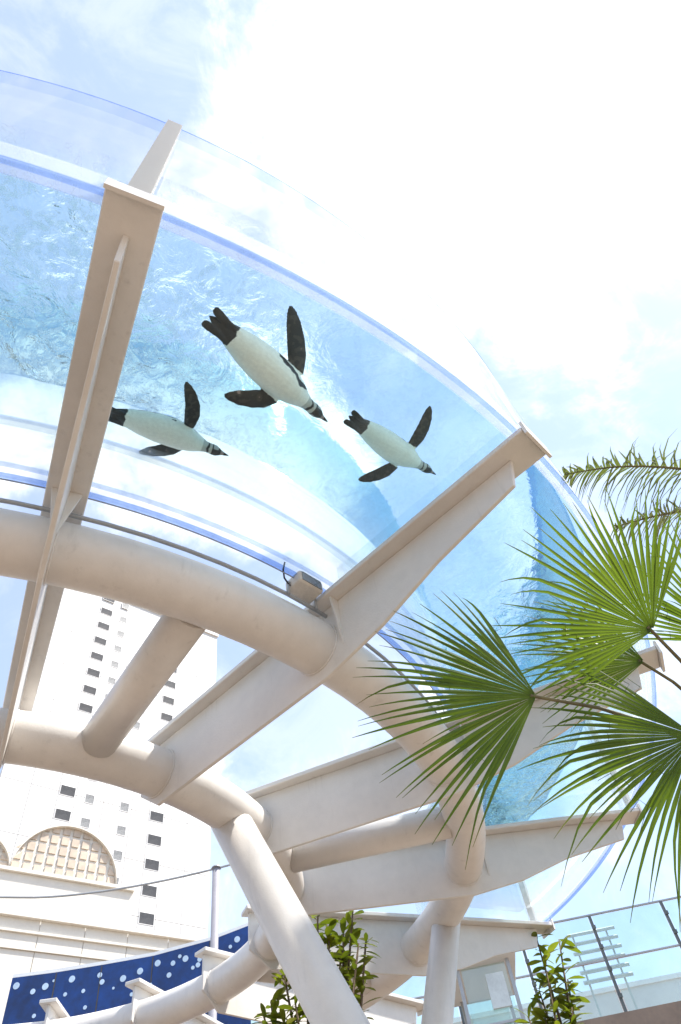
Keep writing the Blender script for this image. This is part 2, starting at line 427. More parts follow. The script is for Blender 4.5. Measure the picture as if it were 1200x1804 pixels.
# water with a choppy top
def build_water():
    na, nr = 420, 40
    a0, a1 = math.radians(TA0 + .05), math.radians(TA1 - .1)
    ri, ro = RI + .004, RO - .002
    vs = []; fs = []; mi = []; chop = []
    top = {}
    for i in range(na + 1):
        a = a0 + (a1 - a0) * i / na; deg = math.degrees(a)
        rough = 1.0 / (1.0 + math.exp((deg + 50) / 3.5)) + 0.45 / (1 + math.exp(-(deg + 12) / 3))
        for j in range(nr + 1):
            r = ri + (ro - ri) * j / nr
            x, y = r * math.cos(a), r * math.sin(a)
            p = Vector((x, y, 0.3))
            h = 0.020 * (mnoise.noise(p * 1.6) + 0.6 * mnoise.noise(p * 3.5 + Vector((7, 0, 0))))
            h += (0.004 + 0.016 * rough) * mnoise.noise(p * 8.0) + (0.001 + 0.006 * rough) * mnoise.noise(p * 19.0)
            top[i, j] = len(vs); vs.append((x, y, ZW + h)); chop.append(0.10 + 0.9 * min(1, rough))
    bot = {}
    for i in range(na + 1):
        a = a0 + (a1 - a0) * i / na
        for j, r in ((0, ri), (nr, ro)):
            bot[i, j] = len(vs); vs.append((r * math.cos(a), r * math.sin(a), ZF + .003)); chop.append(0)
    for i in range(na):
        for j in range(nr):
            fs.append((top[i, j], top[i, j + 1], top[i + 1, j + 1], top[i + 1, j])); mi.append(1)
        fs.append((bot[i, 0], bot[i + 1, 0], bot[i + 1, nr], bot[i, nr])); mi.append(0)
        fs.append((bot[i, 0], top[i, 0], top[i + 1, 0], bot[i + 1, 0])); mi.append(2)
        fs.append((bot[i, nr], bot[i + 1, nr], top[i + 1, nr], top[i, nr])); mi.append(2)
    for i in (0, na):
        fs.append(tuple([bot[i, 0]] + [top[i, j] for j in range(nr + 1)] + [bot[i, nr]])); mi.append(2)
    me = bpy.data.meshes.new('water'); me.from_pydata(vs, [], fs)
    me.materials.append(MATS['water_side']); me.materials.append(MATS['water_top']); me.materials.append(MATS['water_side'])
    me.polygons.foreach_set('material_index', mi)
    bm = bmesh.new(); bm.from_mesh(me); bmesh.ops.recalc_face_normals(bm, faces=bm.faces); bm.to_mesh(me); bm.free()
    me.polygons.foreach_set('use_smooth', [k == 1 for k in mi])
    at_ = me.attributes.new('chop', 'FLOAT', 'POINT'); at_.data.foreach_set('value', chop)
    o = link('water', me, loc=(CX, CY, 0)); o['kind'] = 'structure'
build_water()

# ------------------------------------------------------------------ penguins
def under_water(px, py, z):
    """where a sight line reaches height z inside the tank"""
    d = sight(px, py); p = Vector((0, 0, EYE)) + d * ((ZF - EYE) / d.z)
    hd = Vector((d.x, d.y)); t = hd.length / d.z; si = math.sin(math.atan(t))
    tw = math.tan(math.asin(si)); hd.normalize()
    return Vector((p.x + hd.x * tw * (z - ZF), p.y + hd.y * tw * (z - ZF), z))
def loft(mb, stations, n=16):
    """stations: (centre, half width, half height, side vector, up vector)"""
    vs = []; fs = []
    for c, a, b, u, v in stations:
        for k in range(n):
            q = 2 * math.pi * k / n
            vs.append(Vector(c) + Vector(u) * (a * math.cos(q)) + Vector(v) * (b * math.sin(q)))
    N = len(stations)
    for i in range(N - 1):
        for k in range(n):
            k2 = (k + 1) % n; fs.append((i * n + k, i * n + k2, (i + 1) * n + k2, (i + 1) * n + k))
    fs.append(tuple(range(n))[::-1]); fs.append(tuple((N - 1) * n + k for k in range(n)))
    mb.add(vs, fs, 0, True)
def penguin_mesh(flips, bend, band=(0, 0)):
    """unit length penguin along +x (bill at x=1, tail at 0), belly towards -z, flippers to +-y"""
    mb = MB(); X, Y, Zv = Vector((1, 0, 0)), Vector((0, 1, 0)), Vector((0, 0, 1))
    def cy(x): return bend * math.sin(max(0, (x - 0.55)) * 2.2)
    body = [(0.02, .006, .004), (0.07, .034, .016), (0.13, .054, .040), (0.20, .078, .066), (0.30, .102, .090), (0.42, .119, .106),
            (0.53, .122, .110), (0.62, .112, .102), (0.70, .088, .086), (0.755, .062, .066), (0.80, .044, .050), (0.83, .040, .046),
            (0.865, .043, .048), (0.895, .040, .044), (0.918, .028, .032), (0.938, .017, .021), (0.965, .011, .014), (0.985, .007, .009), (1.0, .002, .004)]
    loft(mb, [(Vector((x, cy(x), 0)), a * .93, b * .95, Y, Zv) for x, a, b in body], 24)
    for s in (-1, 1):                                   # feet trailing beside the tail
        st = [(0.20, .040 * s, -.035, .022, .018), (0.12, .040 * s, -.030, .020, .014), (0.07, .042 * s, -.022, .026, .010), (0.025, .046 * s, -.018, .027, .007), (0.008, .048 * s, -.018, .016, .004)]
        loft(mb, [(Vector((x, y, z)), a, b, Y, Zv) for x, y, z, a, b in st], 10)
    for s, (dx, dy, dz, bow) in zip((1, -1), flips):    # flippers
        st = []
        root = Vector((0.635, s * 0.085, 0.0)); tip = root + Vector((dx, s * dy, dz))
        ax = (tip - root).normalized(); ch = Vector((0, 0, 1)).cross(ax).normalized(); nn = ax.cross(ch)
        for q, wd, th in ((0, .040, .020), (.12, .048, .018), (.3, .060, .013), (.55, .058, .010), (.78, .048, .008), (.92, .032, .006), (1, .012, .004)):
            p = root.lerp(tip, q) + X * (bow * math.sin(q * math.pi))
            st.append((p, wd, th, ch, nn))
        loft(mb, st, 12)
    me = mb.mesh('penguin', 'penguin')
    tmp = bpy.data.objects.new('tmp', me); COL.objects.link(tmp)
    rm = tmp.modifiers.new('r', 'REMESH'); rm.mode = 'VOXEL'; rm.voxel_size = 0.0052; rm.use_smooth_shade = True
    sm = tmp.modifiers.new('s', 'SMOOTH'); sm.iterations = 5; sm.factor = 0.5
    dg = bpy.context.evaluated_depsgraph_get()
    out = bpy.data.meshes.new_from_object(tmp.evaluated_get(dg))
    COL.objects.unlink(tmp); bpy.data.objects.remove(tmp)
    out.name = 'penguin'; out.materials.clear(); out.materials.append(MATS['penguin'])
    col = out.color_attributes.new('plumage', 'FLOAT_COLOR', 'POINT')
    BL, WH, PK, BR = (0.018, 0.018, 0.017), (0.92, 0.91, 0.80), (0.35, 0.25, 0.22), (0.05, 0.042, 0.035)
    for i, vv in enumerate(out.vertices):
        x, y, z = vv.co; yy = y - cy(x)
        jit = 0.012 * mnoise.noise(Vector((x, y, z)) * 26)
        c = BL
        if 0.185 + jit < x < 0.775:
            lim = 0.126 if x > .3 else .106
            inbody = abs(yy) < lim
            if inbody and z < 0.030 + jit * 2: c = WH
            # black horseshoe band down the flanks
            bw = 0.128 * math.sin(min(1, max(0, (x - .1) / .62)) * math.pi * .75 + .35)
            if inbody and (yy > 0 and band[0] or yy < 0 and band[1]) and abs(abs(yy) - max(.066, bw * 0.86)) < 0.011 + jit and 0.46 < x < 0.77 and z < 0.05: c = BL
            if abs(yy) > lim - .004 or (x > .5 and abs(yy) > 0.112 and z > -0.045):
                mot = mnoise.noise(Vector((x, y, z)) * 34)
                c = PK if mot > 0.62 else (BR if mot > 0.1 else BL)
        elif 0.775 <= x < 0.95:
            c = BL
            if z < 0.016 and x < 0.852: c = (0.52, 0.52, 0.46)
            if 0.812 + jit < x < 0.828 + jit: c = BL
            if abs(yy) > 0.028 and 0.862 < x < 0.905 and z < 0.03: c = (0.45, 0.45, 0.42)
            if 0.925 < x and z < 0: c = PK if abs(yy) < .02 else BL
        col.data[i].color = c + (1.0,)
    for pl in out.polygons: pl.use_smooth = True
    return out
def penguin(bill, tail, zb, zt, flips, bend, roll, label, band=(0, 0)):
    b = under_water(*bill, zb); tl = under_water(*tail, zt)
    d = b - tl; L = d.length; x = d.normalized()
    y = Vector((0, 0, 1)).cross(x).normalized(); z = x.cross(y)
    mt_ = Matrix((x, y, z)).transposed().to_4x4() @ Matrix.Rotation(roll, 4, 'X')
    o = link('penguin', penguin_mesh(flips, bend, band))
    o.matrix_world = Matrix.Translation(tl) @ mt_ @ Matrix.Scale(L, 4)
    return tag(o, label, 'penguin', 'penguins swimming in the overhead tank')
penguin((578, 744), (364, 552), Z(1.285), Z(1.27), ((-0.26, 0.20, -0.02, 0.03), (-0.27, 0.27, 0.12, 0.02)), 0.0, math.radians(-14),
        'largest penguin, highest in the photo, swimming towards the lower right with one flipper raised', (0, 1))
penguin((763, 843), (611, 730), Z(1.36), Z(1.36), ((-0.17, 0.30, 0.0, 0.03), (-0.10, 0.37, 0.04, 0.03)), -0.05, math.radians(-8),
        'smallest penguin with flippers spread wide, nearest the middle girder end')
penguin((407, 796), (176, 720), Z(1.31), Z(1.31), ((-0.28, 0.17, -0.02, 0.03), (-0.13, 0.34, 0.05, 0.04)), 0.05, math.radians(4),
        'penguin with its tail hidden behind the left girder, swimming level to the right')

# ------------------------------------------------------------------ floodlight beside the second girder
c = Vector((CX, CY, 0)) + Vector((*rp(-38.6, 1.53 * S), Z(1.085)))
lamp = thing('floodlight', 'small cream floodlight with a looped black cable clamped above the curved pipe', 'floodlight', c, math.radians(-38.6))
bevel(MB().box((0.02, 0, 0.03), (0.11, 0.15, 0.07)).build('housing', 'lamp_cream', lamp), 0.012, 2)
MB().tube([(0.0, -.085, -.05), (0.0, -.085, .03), (0, .085, .03), (0, .085, -.05)], 0.008, 8).build('bracket', 'grey_metal', lamp)
MB().box((0.075, 0, 0.03), (0.006, 0.12, 0.055)).build('lens', 'grey_window', lamp)
inv = (Matrix.Translation(c) @ Matrix.Rotation(math.radians(-38.6), 4, 'Z')).inverted()
cp = [at_h(502, 990, Z(1.118)), at_h(499, 1003, Z(1.108)), at_h(501, 1018, Z(1.098)), at_h(509, 1030, Z(1.090)), at_h(522, 1038, Z(1.087)), at_h(540, 1043, Z(1.088))]
MB().tube([inv @ p for p in cp], 0.0045, 8).build('cable', 'black_cable', lamp)

# ------------------------------------------------------------------ hotel tower
fd = Vector((math.cos(math.radians(46)), math.sin(math.radians(46)), 0))
PA = Vector((-38.2, 69.2, 0))
TOPZ = 84.0
tower = thing('hotel_tower', 'tall white panelled tower with columns of small dark windows behind the ring frame', 'tower', PA, math.radians(46))
# local x runs along the facade, -y is towards the camera
xl, xr = -7.7, 19.4
core = MB().prism([(xl, 0.06, 0), (xr, 0.06, 0), (xr - 10.0, 14, 0), (xl + 3.2, 16, 0)], (0, 0, 0), (0, 0, TOPZ)).build('wall', 'white_core', tower)
rows = [8 + 6.0 * i for i in range(13)]
xs = [xl, -4.2, -0.95, 1.15, 4.6, 8.2, 10.6, 12.7, 15.9, xr]
pm = {}
for i in range(len(xs) - 1):
    wd = xs[i + 1] - xs[i]
    pm[i] = MB().box((wd / 2, 0, 2.97), (wd - 0.07, 0.12, 5.93)).mesh('facade_panel', 'white_panel')
    for z in rows:
        if z + 6 > TOPZ: continue
        link('facade_panel', pm[i], tower, (xs[i], 0, z))
def window(w_, h_, dark):
    fr = MB()
    for x in (-1, 1): fr.box((x * (w_ / 2 + .03), -0.08, 0), (0.06, 0.05, h_ + .12))
    for z in (-1, 1): fr.box((0, -0.08, z * (h_ / 2 + .03)), (w_ + .002, 0.05, 0.06))
    return (MB().box((0, -0.075, 0), (w_, 0.03, h_)).mesh('window', 'dark_window' if dark else 'grey_window'), fr.mesh('window_frame', 'white_panel'))
wA, wB = window(1.75, 1.15, True), window(1.05, 1.05, False)
FL = 2.985
def put(x, z, w_):
    o = link('window', w_[0], tower, (x, 0, z)); link('window_frame', w_[1], o)
zA = EYE + 0.994 * 79.0
for k in range(-1, 20):
    z = zA - k * FL
    if z < 14: break
    put(0.1, z, wA)
    if k % 1 == 0: put(2.85, z - 0.3, wB)
    if k > 2: put(7.3, z - 0.2, wB)
    put(11.65, z - 0.4, wA)
MB().box((0.5 * (xl + xr), 6, TOPZ + 0.4), (xr - xl + .3, 12.4, 0.8)).build('roof_edge', 'white_panel', tower)

# ------------------------------------------------------------------ podium with arched lattice roofs
fp = math.radians(43)
pp = at_dist(110, 1530, 45); pp.z = 0
pod = thing('podium_building', 'low cream building with arched lattice windows in front of the white tower', 'building', pp, fp)
def pod_local(px, py):
    """local facade coordinates of a sight line on the podium front"""
    d = sight(px, py); n = Vector((math.sin(fp), -math.cos(fp), 0)); o = Vector((0, 0, EYE))
    t_ = (pp - o).dot(n) / d.dot(n); q = o + d * t_
    return (q - pp).dot(Vector((math.cos(fp), math.sin(fp), 0))), q.z
x_l = pod_local(-160, 1500)[0]; x_r1, z_r1 = pod_local(236, 1570); x_r2, z_r2 = pod_local(345, 1652)
z_c = pod_local(0, 1612)[1]; z_d = pod_local(0, 1672)[1]; z_top = pod_local(110, 1545)[1]
zc2 = pod_local(0, 1642)[1]
MB().box(((x_l + x_r1) / 2, 4, z_top / 2), (x_r1 - x_l, 8, z_top)).build('wall', 'cream_wall', pod)
MB().box(((x_l + x_r2) / 2, 3.4, z_c / 2 - .2), (x_r2 - x_l, 7.6, z_c - .4)).build('lower_wall', 'cream_wall', pod)
for zz, dp, th in ((z_c, .34, .22), (zc2, .22, .12), (z_d, .18, .12)):
    MB().box(((x_l + x_r2) / 2, -0.4 - dp / 2 + .01, zz - th / 2), (x_r2 - x_l + .1, dp, th)).build('cornice', 'cream_wall', pod)
MB().box(((x_l + x_r1) / 2, -.12, z_top - .1), (x_r1 - x_l, .2, .2)).build('cornice', 'cream_wall', pod)
wm = {}
bx = x_l
k = 0
while bx < x_r2 - 0.3:
    ww = min(2.6, x_r2 - bx)
    for j, (za, zb) in enumerate(((z_d - 6.2, z_d - .14), (z_d + .01, zc2 - .13), (zc2 + .01, z_c - .23))):
        key = (round(ww, 2), j)
        if key not in wm: wm[key] = MB().box((ww / 2, -.43, (za + zb) / 2), (ww - .05, .05, zb - za)).mesh('wall_panel', 'cream_wall')
        link('wall_panel', wm[key], pod, (bx, 0, 0))
    bx += 2.6
for (pl, pr, ptop) in ((18, 208, 1450), (-215, 12, 1437)):
    xa = pod_local(pl, 1525)[0]; xb = pod_local(pr, 1545)[0]; zt_ = pod_local((pl + pr) / 2, ptop)[1]
    z0 = z_top + .02; hh = zt_ - z0; hw = (xb - xa) / 2; xm = (xa + xb) / 2
    out = [(xm + hw * math.cos(math.pi * i / 24), 0, z0 + hh * math.sin(math.pi * i / 24)) for i in range(25)]
    ar = MB().prism(out, (0, 0.35, 0), (0, 4.5, 0)).build('arched_roof', 'cream_wall', pod)
    rim = MB()
    for i in range(24):
        a_, b_ = Vector(out[i]), Vector(out[i + 1]); rim.prism([a_, b_, b_ * 1.0 + Vector((0, 0, -.09)), a_ + Vector((0, 0, -.09))], (0, .05, 0), (0, .36, 0))
    rim.build('arch_rim', 'cream_wall', ar)
    nc, nr = 10, 5
    for r in range(nr):
        for cidx in range(nc):
            x0 = xm - hw + (2 * hw) * cidx / nc; x1 = x0 + 2 * hw / nc
            za = z0 + hh * r / nr; zb = za + hh / nr
            def lim(x):
                u = (x - xm) / hw; return z0 + hh * math.sqrt(max(0, 1 - u * u)) - .07
            gx, gz = 0.10, 0.085
            x0 += gx; x1 -= gx; za += gz; zb -= gz
            l0, l1 = min(zb, lim(x0)), min(zb, lim(x1))
            if max(l0, l1) < za + .12: continue
            l0 = max(l0, za + .02); l1 = max(l1, za + .02)
            MB().prism([(x0, 0, za), (x1, 0, za), (x1, 0, l1), (x0, 0, l0)], (0, .27, 0), (0, .33, 0)).build('pane', 'lattice_pane', ar)

# ------------------------------------------------------------------ blue star mural wall, pole and cable
bw = [(22, 1723, 11.2), (100, 1713, 11.0), (180, 1700, 10.8), (270, 1684, 10.6), (370, 1657, 10.4), (440, 1630, 10.3)]
top = [at_dist(x, y, d) for x, y, d in bw]
mural = thing('star_mural_wall', 'dark blue curved wall with scattered white star spots, lower left', 'mural wall', (top[0].x, top[0].y, 0))
mb = MB(); o0 = Vector((top[0].x, top[0].y, 0)); vs = []; fs = []
for p in top:
    for dz in (p.z, 0.0):
        for dep in (0, 0.12):
            q = Vector((p.x, p.y, 0)) + Vector((p.x, p.y, 0)).normalized() * dep
            vs.append((q.x - o0.x, q.y - o0.y, dz))
for i in range(len(top) - 1):
    p, q = i * 4, i * 4 + 4
    fs += [(p, q, q + 2, p + 2), (p + 1, p + 3, q + 3, q + 1), (p, p + 1, q + 1, q), (p + 2, q + 2, q + 3, p + 3)]
fs += [(0, 2, 3, 1), (len(vs) - 4, len(vs) - 3, len(vs) - 1, len(vs) - 2)]
mb.add(vs, fs); mb.build('wall', 'navy', mural)
cop = MB()
for a_, b_ in zip(top[:-1], top[1:]):
    A, B = a_ - o0, b_ - o0
    n_ = Vector((a_.x, a_.y, 0)).normalized() * 0.13
    cop.prism([A, B, B + n_, A + n_], (0, 0, 0.002), (0, 0, 0.045))
cop.build('coping', 'kerb_white', mural)
rnd = random.Random(4)
def mural_pt(px, py):
    d = sight(px, py)
    for a_, b_ in zip(top[:-1], top[1:]):
        e = b_ - a_; n_ = Vector((e.y, -e.x, 0)); t_ = n_.dot(a_ - Vector((0, 0, EYE))) / n_.dot(d)
        q = Vector((0, 0, EYE)) + d * t_; u = (q - a_).x / e.x
        if -0.02 <= u <= 1.02:
            return q, n_.normalized()
    return None
for p in top[1:-1]:
    n_ = -Vector((p.x, p.y, 0)).normalized(); e_ = n_.cross(Vector((0, 0, 1)))
    b0 = Vector((p.x, p.y, 0)) - o0
    MB().prism([b0 - e_ * .008, b0 + e_ * .008, b0 + e_ * .008 + n_ * .006, b0 - e_ * .008 + n_ * .006], (0, 0, .01), (0, 0, p.z - .01)).build('panel_joint', 'black_cable', mural)
stars = [(29, 1737, 5), (58, 1747, 4), (80, 1738, 5), (127, 1725, 5), (176, 1718, 4), (180, 1730, 4), (217, 1724, 5), (247, 1711, 5), (278, 1697, 5),
         (298, 1718, 4), (305, 1697, 4), (327, 1689, 5), (317, 1685, 3), (352, 1690, 4), (349, 1700, 4), (418, 1655, 5), (423, 1675, 3), (406, 1668, 3),
         (115, 1752, 3), (147, 1746, 3), (60, 1790, 3), (150, 1775, 3), (232, 1752, 3), (265, 1735, 3), (95, 1728, 2), (200, 1741, 2), (340, 1705, 3)]
for x, y, r in stars:
    q = mural_pt(x, y)
    if not q: continue
    q, n_ = q
    if n_.dot(q) > 0: n_ = -n_
    rr = r * q.length / 1500
    a_ = Vector((0, 0, 1)).cross(n_).normalized(); u_ = Vector((0, 0, 1))
    k_ = 14; rot = rnd.random() * 3
    out = [q - o0 + n_ * .002 + (a_ * math.cos(2 * math.pi * i / k_ + rot) + u_ * math.sin(2 * math.pi * i / k_ + rot)) * rr for i in range(k_)]
    MB().prism(out, (0, 0, 0), n_ * .004).build('star_spot', 'star_blue', mural)
pb = at_dist(381, 1530, 9.6)
pole = thing('cable_pole', 'slim grey pole rising behind the blue wall with a cable at its top', 'pole', (pb.x, pb.y, 0))
MB().tube([(0, 0, 0), (0, 0, pb.z)], 0.05, 14).build('shaft', 'pole_grey', pole)
MB().tube([(0, 0, pb.z), (0, 0, pb.z + .03)], [0.07, 0.05], 14).build('cap', 'grey_metal', pole)
cpt = []
for k in range(25):
    u = k / 24; x = -260 + u * 700
    y = 1581 - 60 * max(0, (x - 60) / 355) ** 1.6 if x > 60 else 1581 - 0.00015 * (x - 60) ** 2
    cpt.append(at_dist(x, y, 9.6 + (1 - u) * 1.5))
cab = MB().tube(cpt, 0.014, 6).build('cable', 'grey_metal')
tag(cab, 'thin dark cable sagging across the white buildings to the grey pole', 'cable')

# ------------------------------------------------------------------ raised terrace with glass balustrade, lower right
def terrace():
    def P(px, py, d=14.0): return at_dist(px, py, d)
    a_ = P(1010, 1795); b_ = P(1200, 1752)
    zt = (a_.z + b_.z) / 2
    ya = 13.9
    x0, x1 = P(700, 1800).x - 3, b_.x + 6
    ter = thing('raised_terrace', 'raised brown edged terrace slab at lower right', 'terrace', (0, ya, 0))
    MB().box(((x0 + x1) / 2, 3.0, zt - .17), (x1 - x0, 6, .34)).build('slab', 'brown_slab', ter)
    MB().box(((x0 + x1) / 2, 3.1, (zt - .345) / 2), (x1 - x0 - .6, 5.4, zt - .345)).build('wall', 'cream_wall', ter)
    for k in range(6):
        MB().box((x0 + 1 + k * (x1 - x0 - 2) / 5, 0.12, (zt - .345) / 2), (.22, .16, zt - .345)).build('pier', 'white_panel', ter)
    bal = thing('glass_balustrade', 'two tier mint tinted glass balustrade with slim dark posts on the terrace edge', 'balustrade', (0, ya + .12, zt))
    ztop = P(1040, 1600).z - zt; zmid = P(1090, 1672).z - zt
    px_ = P(1040, 1600).x; sp = 1.33
    posts = [px_ + sp * k for k in range(-5, 6)]
    for x in posts:
        MB().box((x, 0, ztop / 2), (.045, .06, ztop)).build('post', 'dark_metal', bal)
        for zz in (0.25, zmid - .15, zmid + .2, ztop - .2):
            MB().box((x, -.04, zz), (.07, .03, .06)).build('clamp', 'dark_metal', bal)
    for zz, th in ((ztop + .013, .022), (zmid, .022)):
        MB().box(((posts[0] + posts[-1]) / 2, 0.0, zz), (posts[-1] - posts[0] + .1, .05, th)).build('rail', 'grey_metal', bal)
    for x in posts[:-1]:
        MB().box((x + sp / 2, 0, (zmid + .02 + ztop - .01) / 2), (sp - .09, .014, ztop - zmid - .04)).build('pane', 'glass_mint', bal)
        MB().box((x + sp / 2, 0, zmid / 2), (sp - .09, .014, zmid - .05)).build('pane', 'glass_mint', bal)
    # pale screen wall behind the glass
    scr = thing('screen_wall', 'pale low wall standing behind the glass balustrade', 'wall', (0, ya + 2.6, zt))
    hh = P(1150, 1722, 16.6).z - zt
    MB().box(((x0 + x1) / 2 + 2, 0, hh / 2), (x1 - x0 - 3, .2, hh)).build('wall', 'white_panel', scr)
    MB().box(((x0 + x1) / 2 + 2, 0, hh + .04), (x1 - x0 - 2.9, .28, .08)).build('coping', 'kerb_white', scr)
    return zt, ya
zt, ya = terrace()
# louvre screen
lv0 = at_dist(1000, 1650, 15.0)
lou = thing('louvre_screen', 'small frame of horizontal grey green slats beside the balustrade post', 'louvre', (lv0.x, lv0.y, zt))
wl = at_dist(1082, 1650, 15.0).x - lv0.x + .1
hz = lv0.z - zt
for k in range(6):
    MB().box((wl / 2, 0, hz - k * .155), (wl, .10, .05), rot=Matrix.Rotation(math.radians(25), 3, 'X')).build('slat', 'louvre_grey', lou)
for x in (0.1, wl - .15):
    MB().box((x, .07, (hz + .05) / 2), (.03, .03, hz + .05)).build('post', 'louvre_grey', lou)
# small glazed kiosk
k0 = at_dist(798, 1708, 11.5); k1 = at_dist(905, 1704, 11.5)
kio = thing('glazed_kiosk', 'small glazed booth with dark posts and flat roof edge beside the slim leg', 'kiosk', (k0.x, k0.y, 0))
kw = k1.x - k0.x; kh = k0.z
for x, y in ((0.06, 0), (kw - .06, 0), (0.06, 1.4), (kw - .06, 1.4)):
    MB().box((x, y, kh / 2), (.05, .05, kh)).build('post', 'grey_metal', kio)
bevel(MB().box((kw / 2 - .05, .7, kh + .04), (kw + .25, 1.75, .08)).build('roof', 'white_panel', kio), .01, 1)
MB().box((kw / 2, -.01, kh * .5), (kw - .22, .012, kh - .06)).build('pane', 'glass_mint', kio)
MB().box((kw / 2, 1.4, kh * .5), (kw - .22, .012, kh - .06)).build('pane', 'glass_mint', kio)
for zz in (kh * .86, kh * .68):
    MB().box((kw / 2, -.04, zz), (kw - .2, .04, .03)).build('rail', 'grey_metal', kio)
MB().box((kw - .30, -.05, kh * .93), (.26, .05, .42)).build('panel', 'louvre_grey', kio)
MB().box((.18, -.12, kh + .12), (.55, .3, .06)).build('vent', 'dark_metal', kio)

# ------------------------------------------------------------------ palms
def fan_leaf(hub, out, nrm, rad, n, span, droop, seed, parent, pet_to):
    """a pleated fan: out = direction of the middle blade, nrm = face normal (both world)"""
    rn = random.Random(seed); mb = MB(); tq = []
    out = out.normalized(); nrm = (nrm - out * nrm.dot(out)).normalized(); side = nrm.cross(out)
    base = parent.location
    for k in range(n):
        th = math.radians(-span / 2 + span * (k + .5) / n + rn.uniform(-.8, .8))
        d = out * math.cos(th) + side * math.sin(th)
        pr = nrm.cross(d)
        L = rad * (1 - 0.20 * abs(th / math.radians(span / 2)) ** 2) * rn.uniform(.90, 1.06)
        if rn.random() < .10: L *= rn.uniform(.62, .8)
        half = math.tan(math.radians(span / n / 2)) * 1.02
        dr = droop * rn.uniform(.5, 1.6); tw = rn.uniform(-.5, .5); cup = 0.10 * rn.uniform(.4, 1.5); bnd = rn.uniform(-.05, .05); snap = rn.random() < .16
        st = [.015, .14, .28, .46, .56, .68, .80, .92, 1.0]
        vs = []
        for q in st:
            wv = half * L * q if q < .46 else half * L * .46 * (1 - ((q - .46) / .56)) ** .88
            wv = max(wv, .0008)
            p = hub + d * (L * q) + nrm * (cup * L * (q * q - q * .3)) + Vector((0, 0, -1)) * (dr * L * max(0, q - .35) ** 2.2 + (L * .9 * max(0, q - .66) ** 1.5 if snap else 0)) + pr * (bnd * L * max(0, q - .4) ** 1.6)
            fold = wv * .55
            pp_ = pr * math.cos(tw * q) + nrm * math.sin(tw * q)
            vs += [p - pp_ * wv + nrm * fold, p, p + pp_ * wv + nrm * fold]
        fs = []
        for i in range(len(st) - 1):
            a = i * 3; fs += [(a, a + 1, a + 4, a + 3), (a + 1, a + 2, a + 5, a + 4)]
        mb.add([v - base for v in vs], fs); tq += [q for q in st for _ in range(3)]
        if rn.random() < .25:   # curled fibre thread
            p0 = hub + d * L * .5
            nb = len(mb.v); mb.tube([p0 - base, p0 + pr * .03 - base, p0 + pr * .03 + d * .05 - base], .0012, 4); tq += [.5] * (len(mb.v) - nb)
    lf = mb.build('fan_leaf', 'fan_green', parent)
    at_ = lf.data.attributes.new('tip', 'FLOAT', 'POINT'); at_.data.foreach_set('value', tq)
    mid = (hub + pet_to) / 2 + Vector((0, 0, .10))
    pts = [hub + out * .02, hub.lerp(mid, .5) + Vector((0, 0, .02)), mid, mid.lerp(pet_to, .6), pet_to]
    MB().tube([p - base for p in pts], [.006, .007, .008, .011, .016], 8).build('petiole', 'stem_green', lf)
    return lf
def trunk(parent, topz, r0, r1, seed):
    rn = random.Random(seed); mb = MB(); pts = []; rr = []
    n = int(topz / .06)
    for i in range(n + 1):
        u = i / n
        pts.append((.05 * math.sin(u * 2.2), .04 * math.sin(u * 3), topz * u)); rr.append((r0 + (r1 - r0) * u) * (1.0 + (.07 if i % 2 else -.05) + rn.uniform(-.02, .02)))
    mb.tube(pts, rr, 14); mb.build('trunk', 'bark', parent)
fc_ = at(1390, 1395, 2.75)
palm = thing('fan_palm', 'fan palm with bright green pleated fan leaves reaching in from the right', 'palm tree', (fc_.x, fc_.y, 0))
trunk(palm, fc_.z, .13, .09, 3)
def leaf_px(hub, depth, tip, tipdepth, tilt, rad, n, span, droop, seed):
    h = at(*hub, depth); tp = at(*tip, tipdepth); out = tp - h
    n0 = (Vector((0, 0, EYE)) - h).normalized()
    nv = (-n0) + IX * tilt[0] + IY * tilt[1]
    fan_leaf(h, out, nv, rad or out.length, n, span, droop, seed, palm, fc_ + Vector((0, 0, -.02)))
leaf_px((1150, 1110), 2.45, (930, 965), 2.60, (.1, .1), .60, 38, 150, .10, 11)
leaf_px((945, 1226), 2.40, (650, 1215), 2.45, (-.1, .45), .66, 34, 128, .12, 12)
leaf_px((1225, 1296), 2.30, (985, 1400), 2.35, (0, .15), .59, 36, 132, .26, 13)
leaf_px((1135, 1165), 2.62, (930, 1130), 2.75, (-.3, .5), .49, 28, 105, .12, 14)
leaf_px((1290, 1130), 2.60, (1190, 900), 2.7, (.3, 0), .55, 40, 150, .10, 16)
leaf_px((1560, 1200), 2.7, (1900, 1000), 2.7, (.1, .3), .60, 40, 210, .15, 17)
leaf_px((1600, 1480), 2.6, (1950, 1650), 2.5, (.1, -.3), .60, 40, 210, .25, 18)
leaf_px((1420, 1120), 3.1, (1500, 850), 3.4, (.1, .3), .60, 40, 210, .15, 19)
# dead skirt / leaf bases
sk = MB(); rn = random.Random(8)
for k in range(26):
    a = rn.random() * 6.28; z0 = fc_.z - rn.uniform(.02, .5)
    d = Vector((math.cos(a), math.sin(a), 0)); p0 = Vector((0, 0, z0)) + d * .08
    sk.tube([p0, p0 + d * .06 + Vector((0, 0, .05)), p0 + d * .12 + Vector((0, 0, .12))], [.022, .015, .006], 6)
sk.build('leaf_base', 'bark', palm)

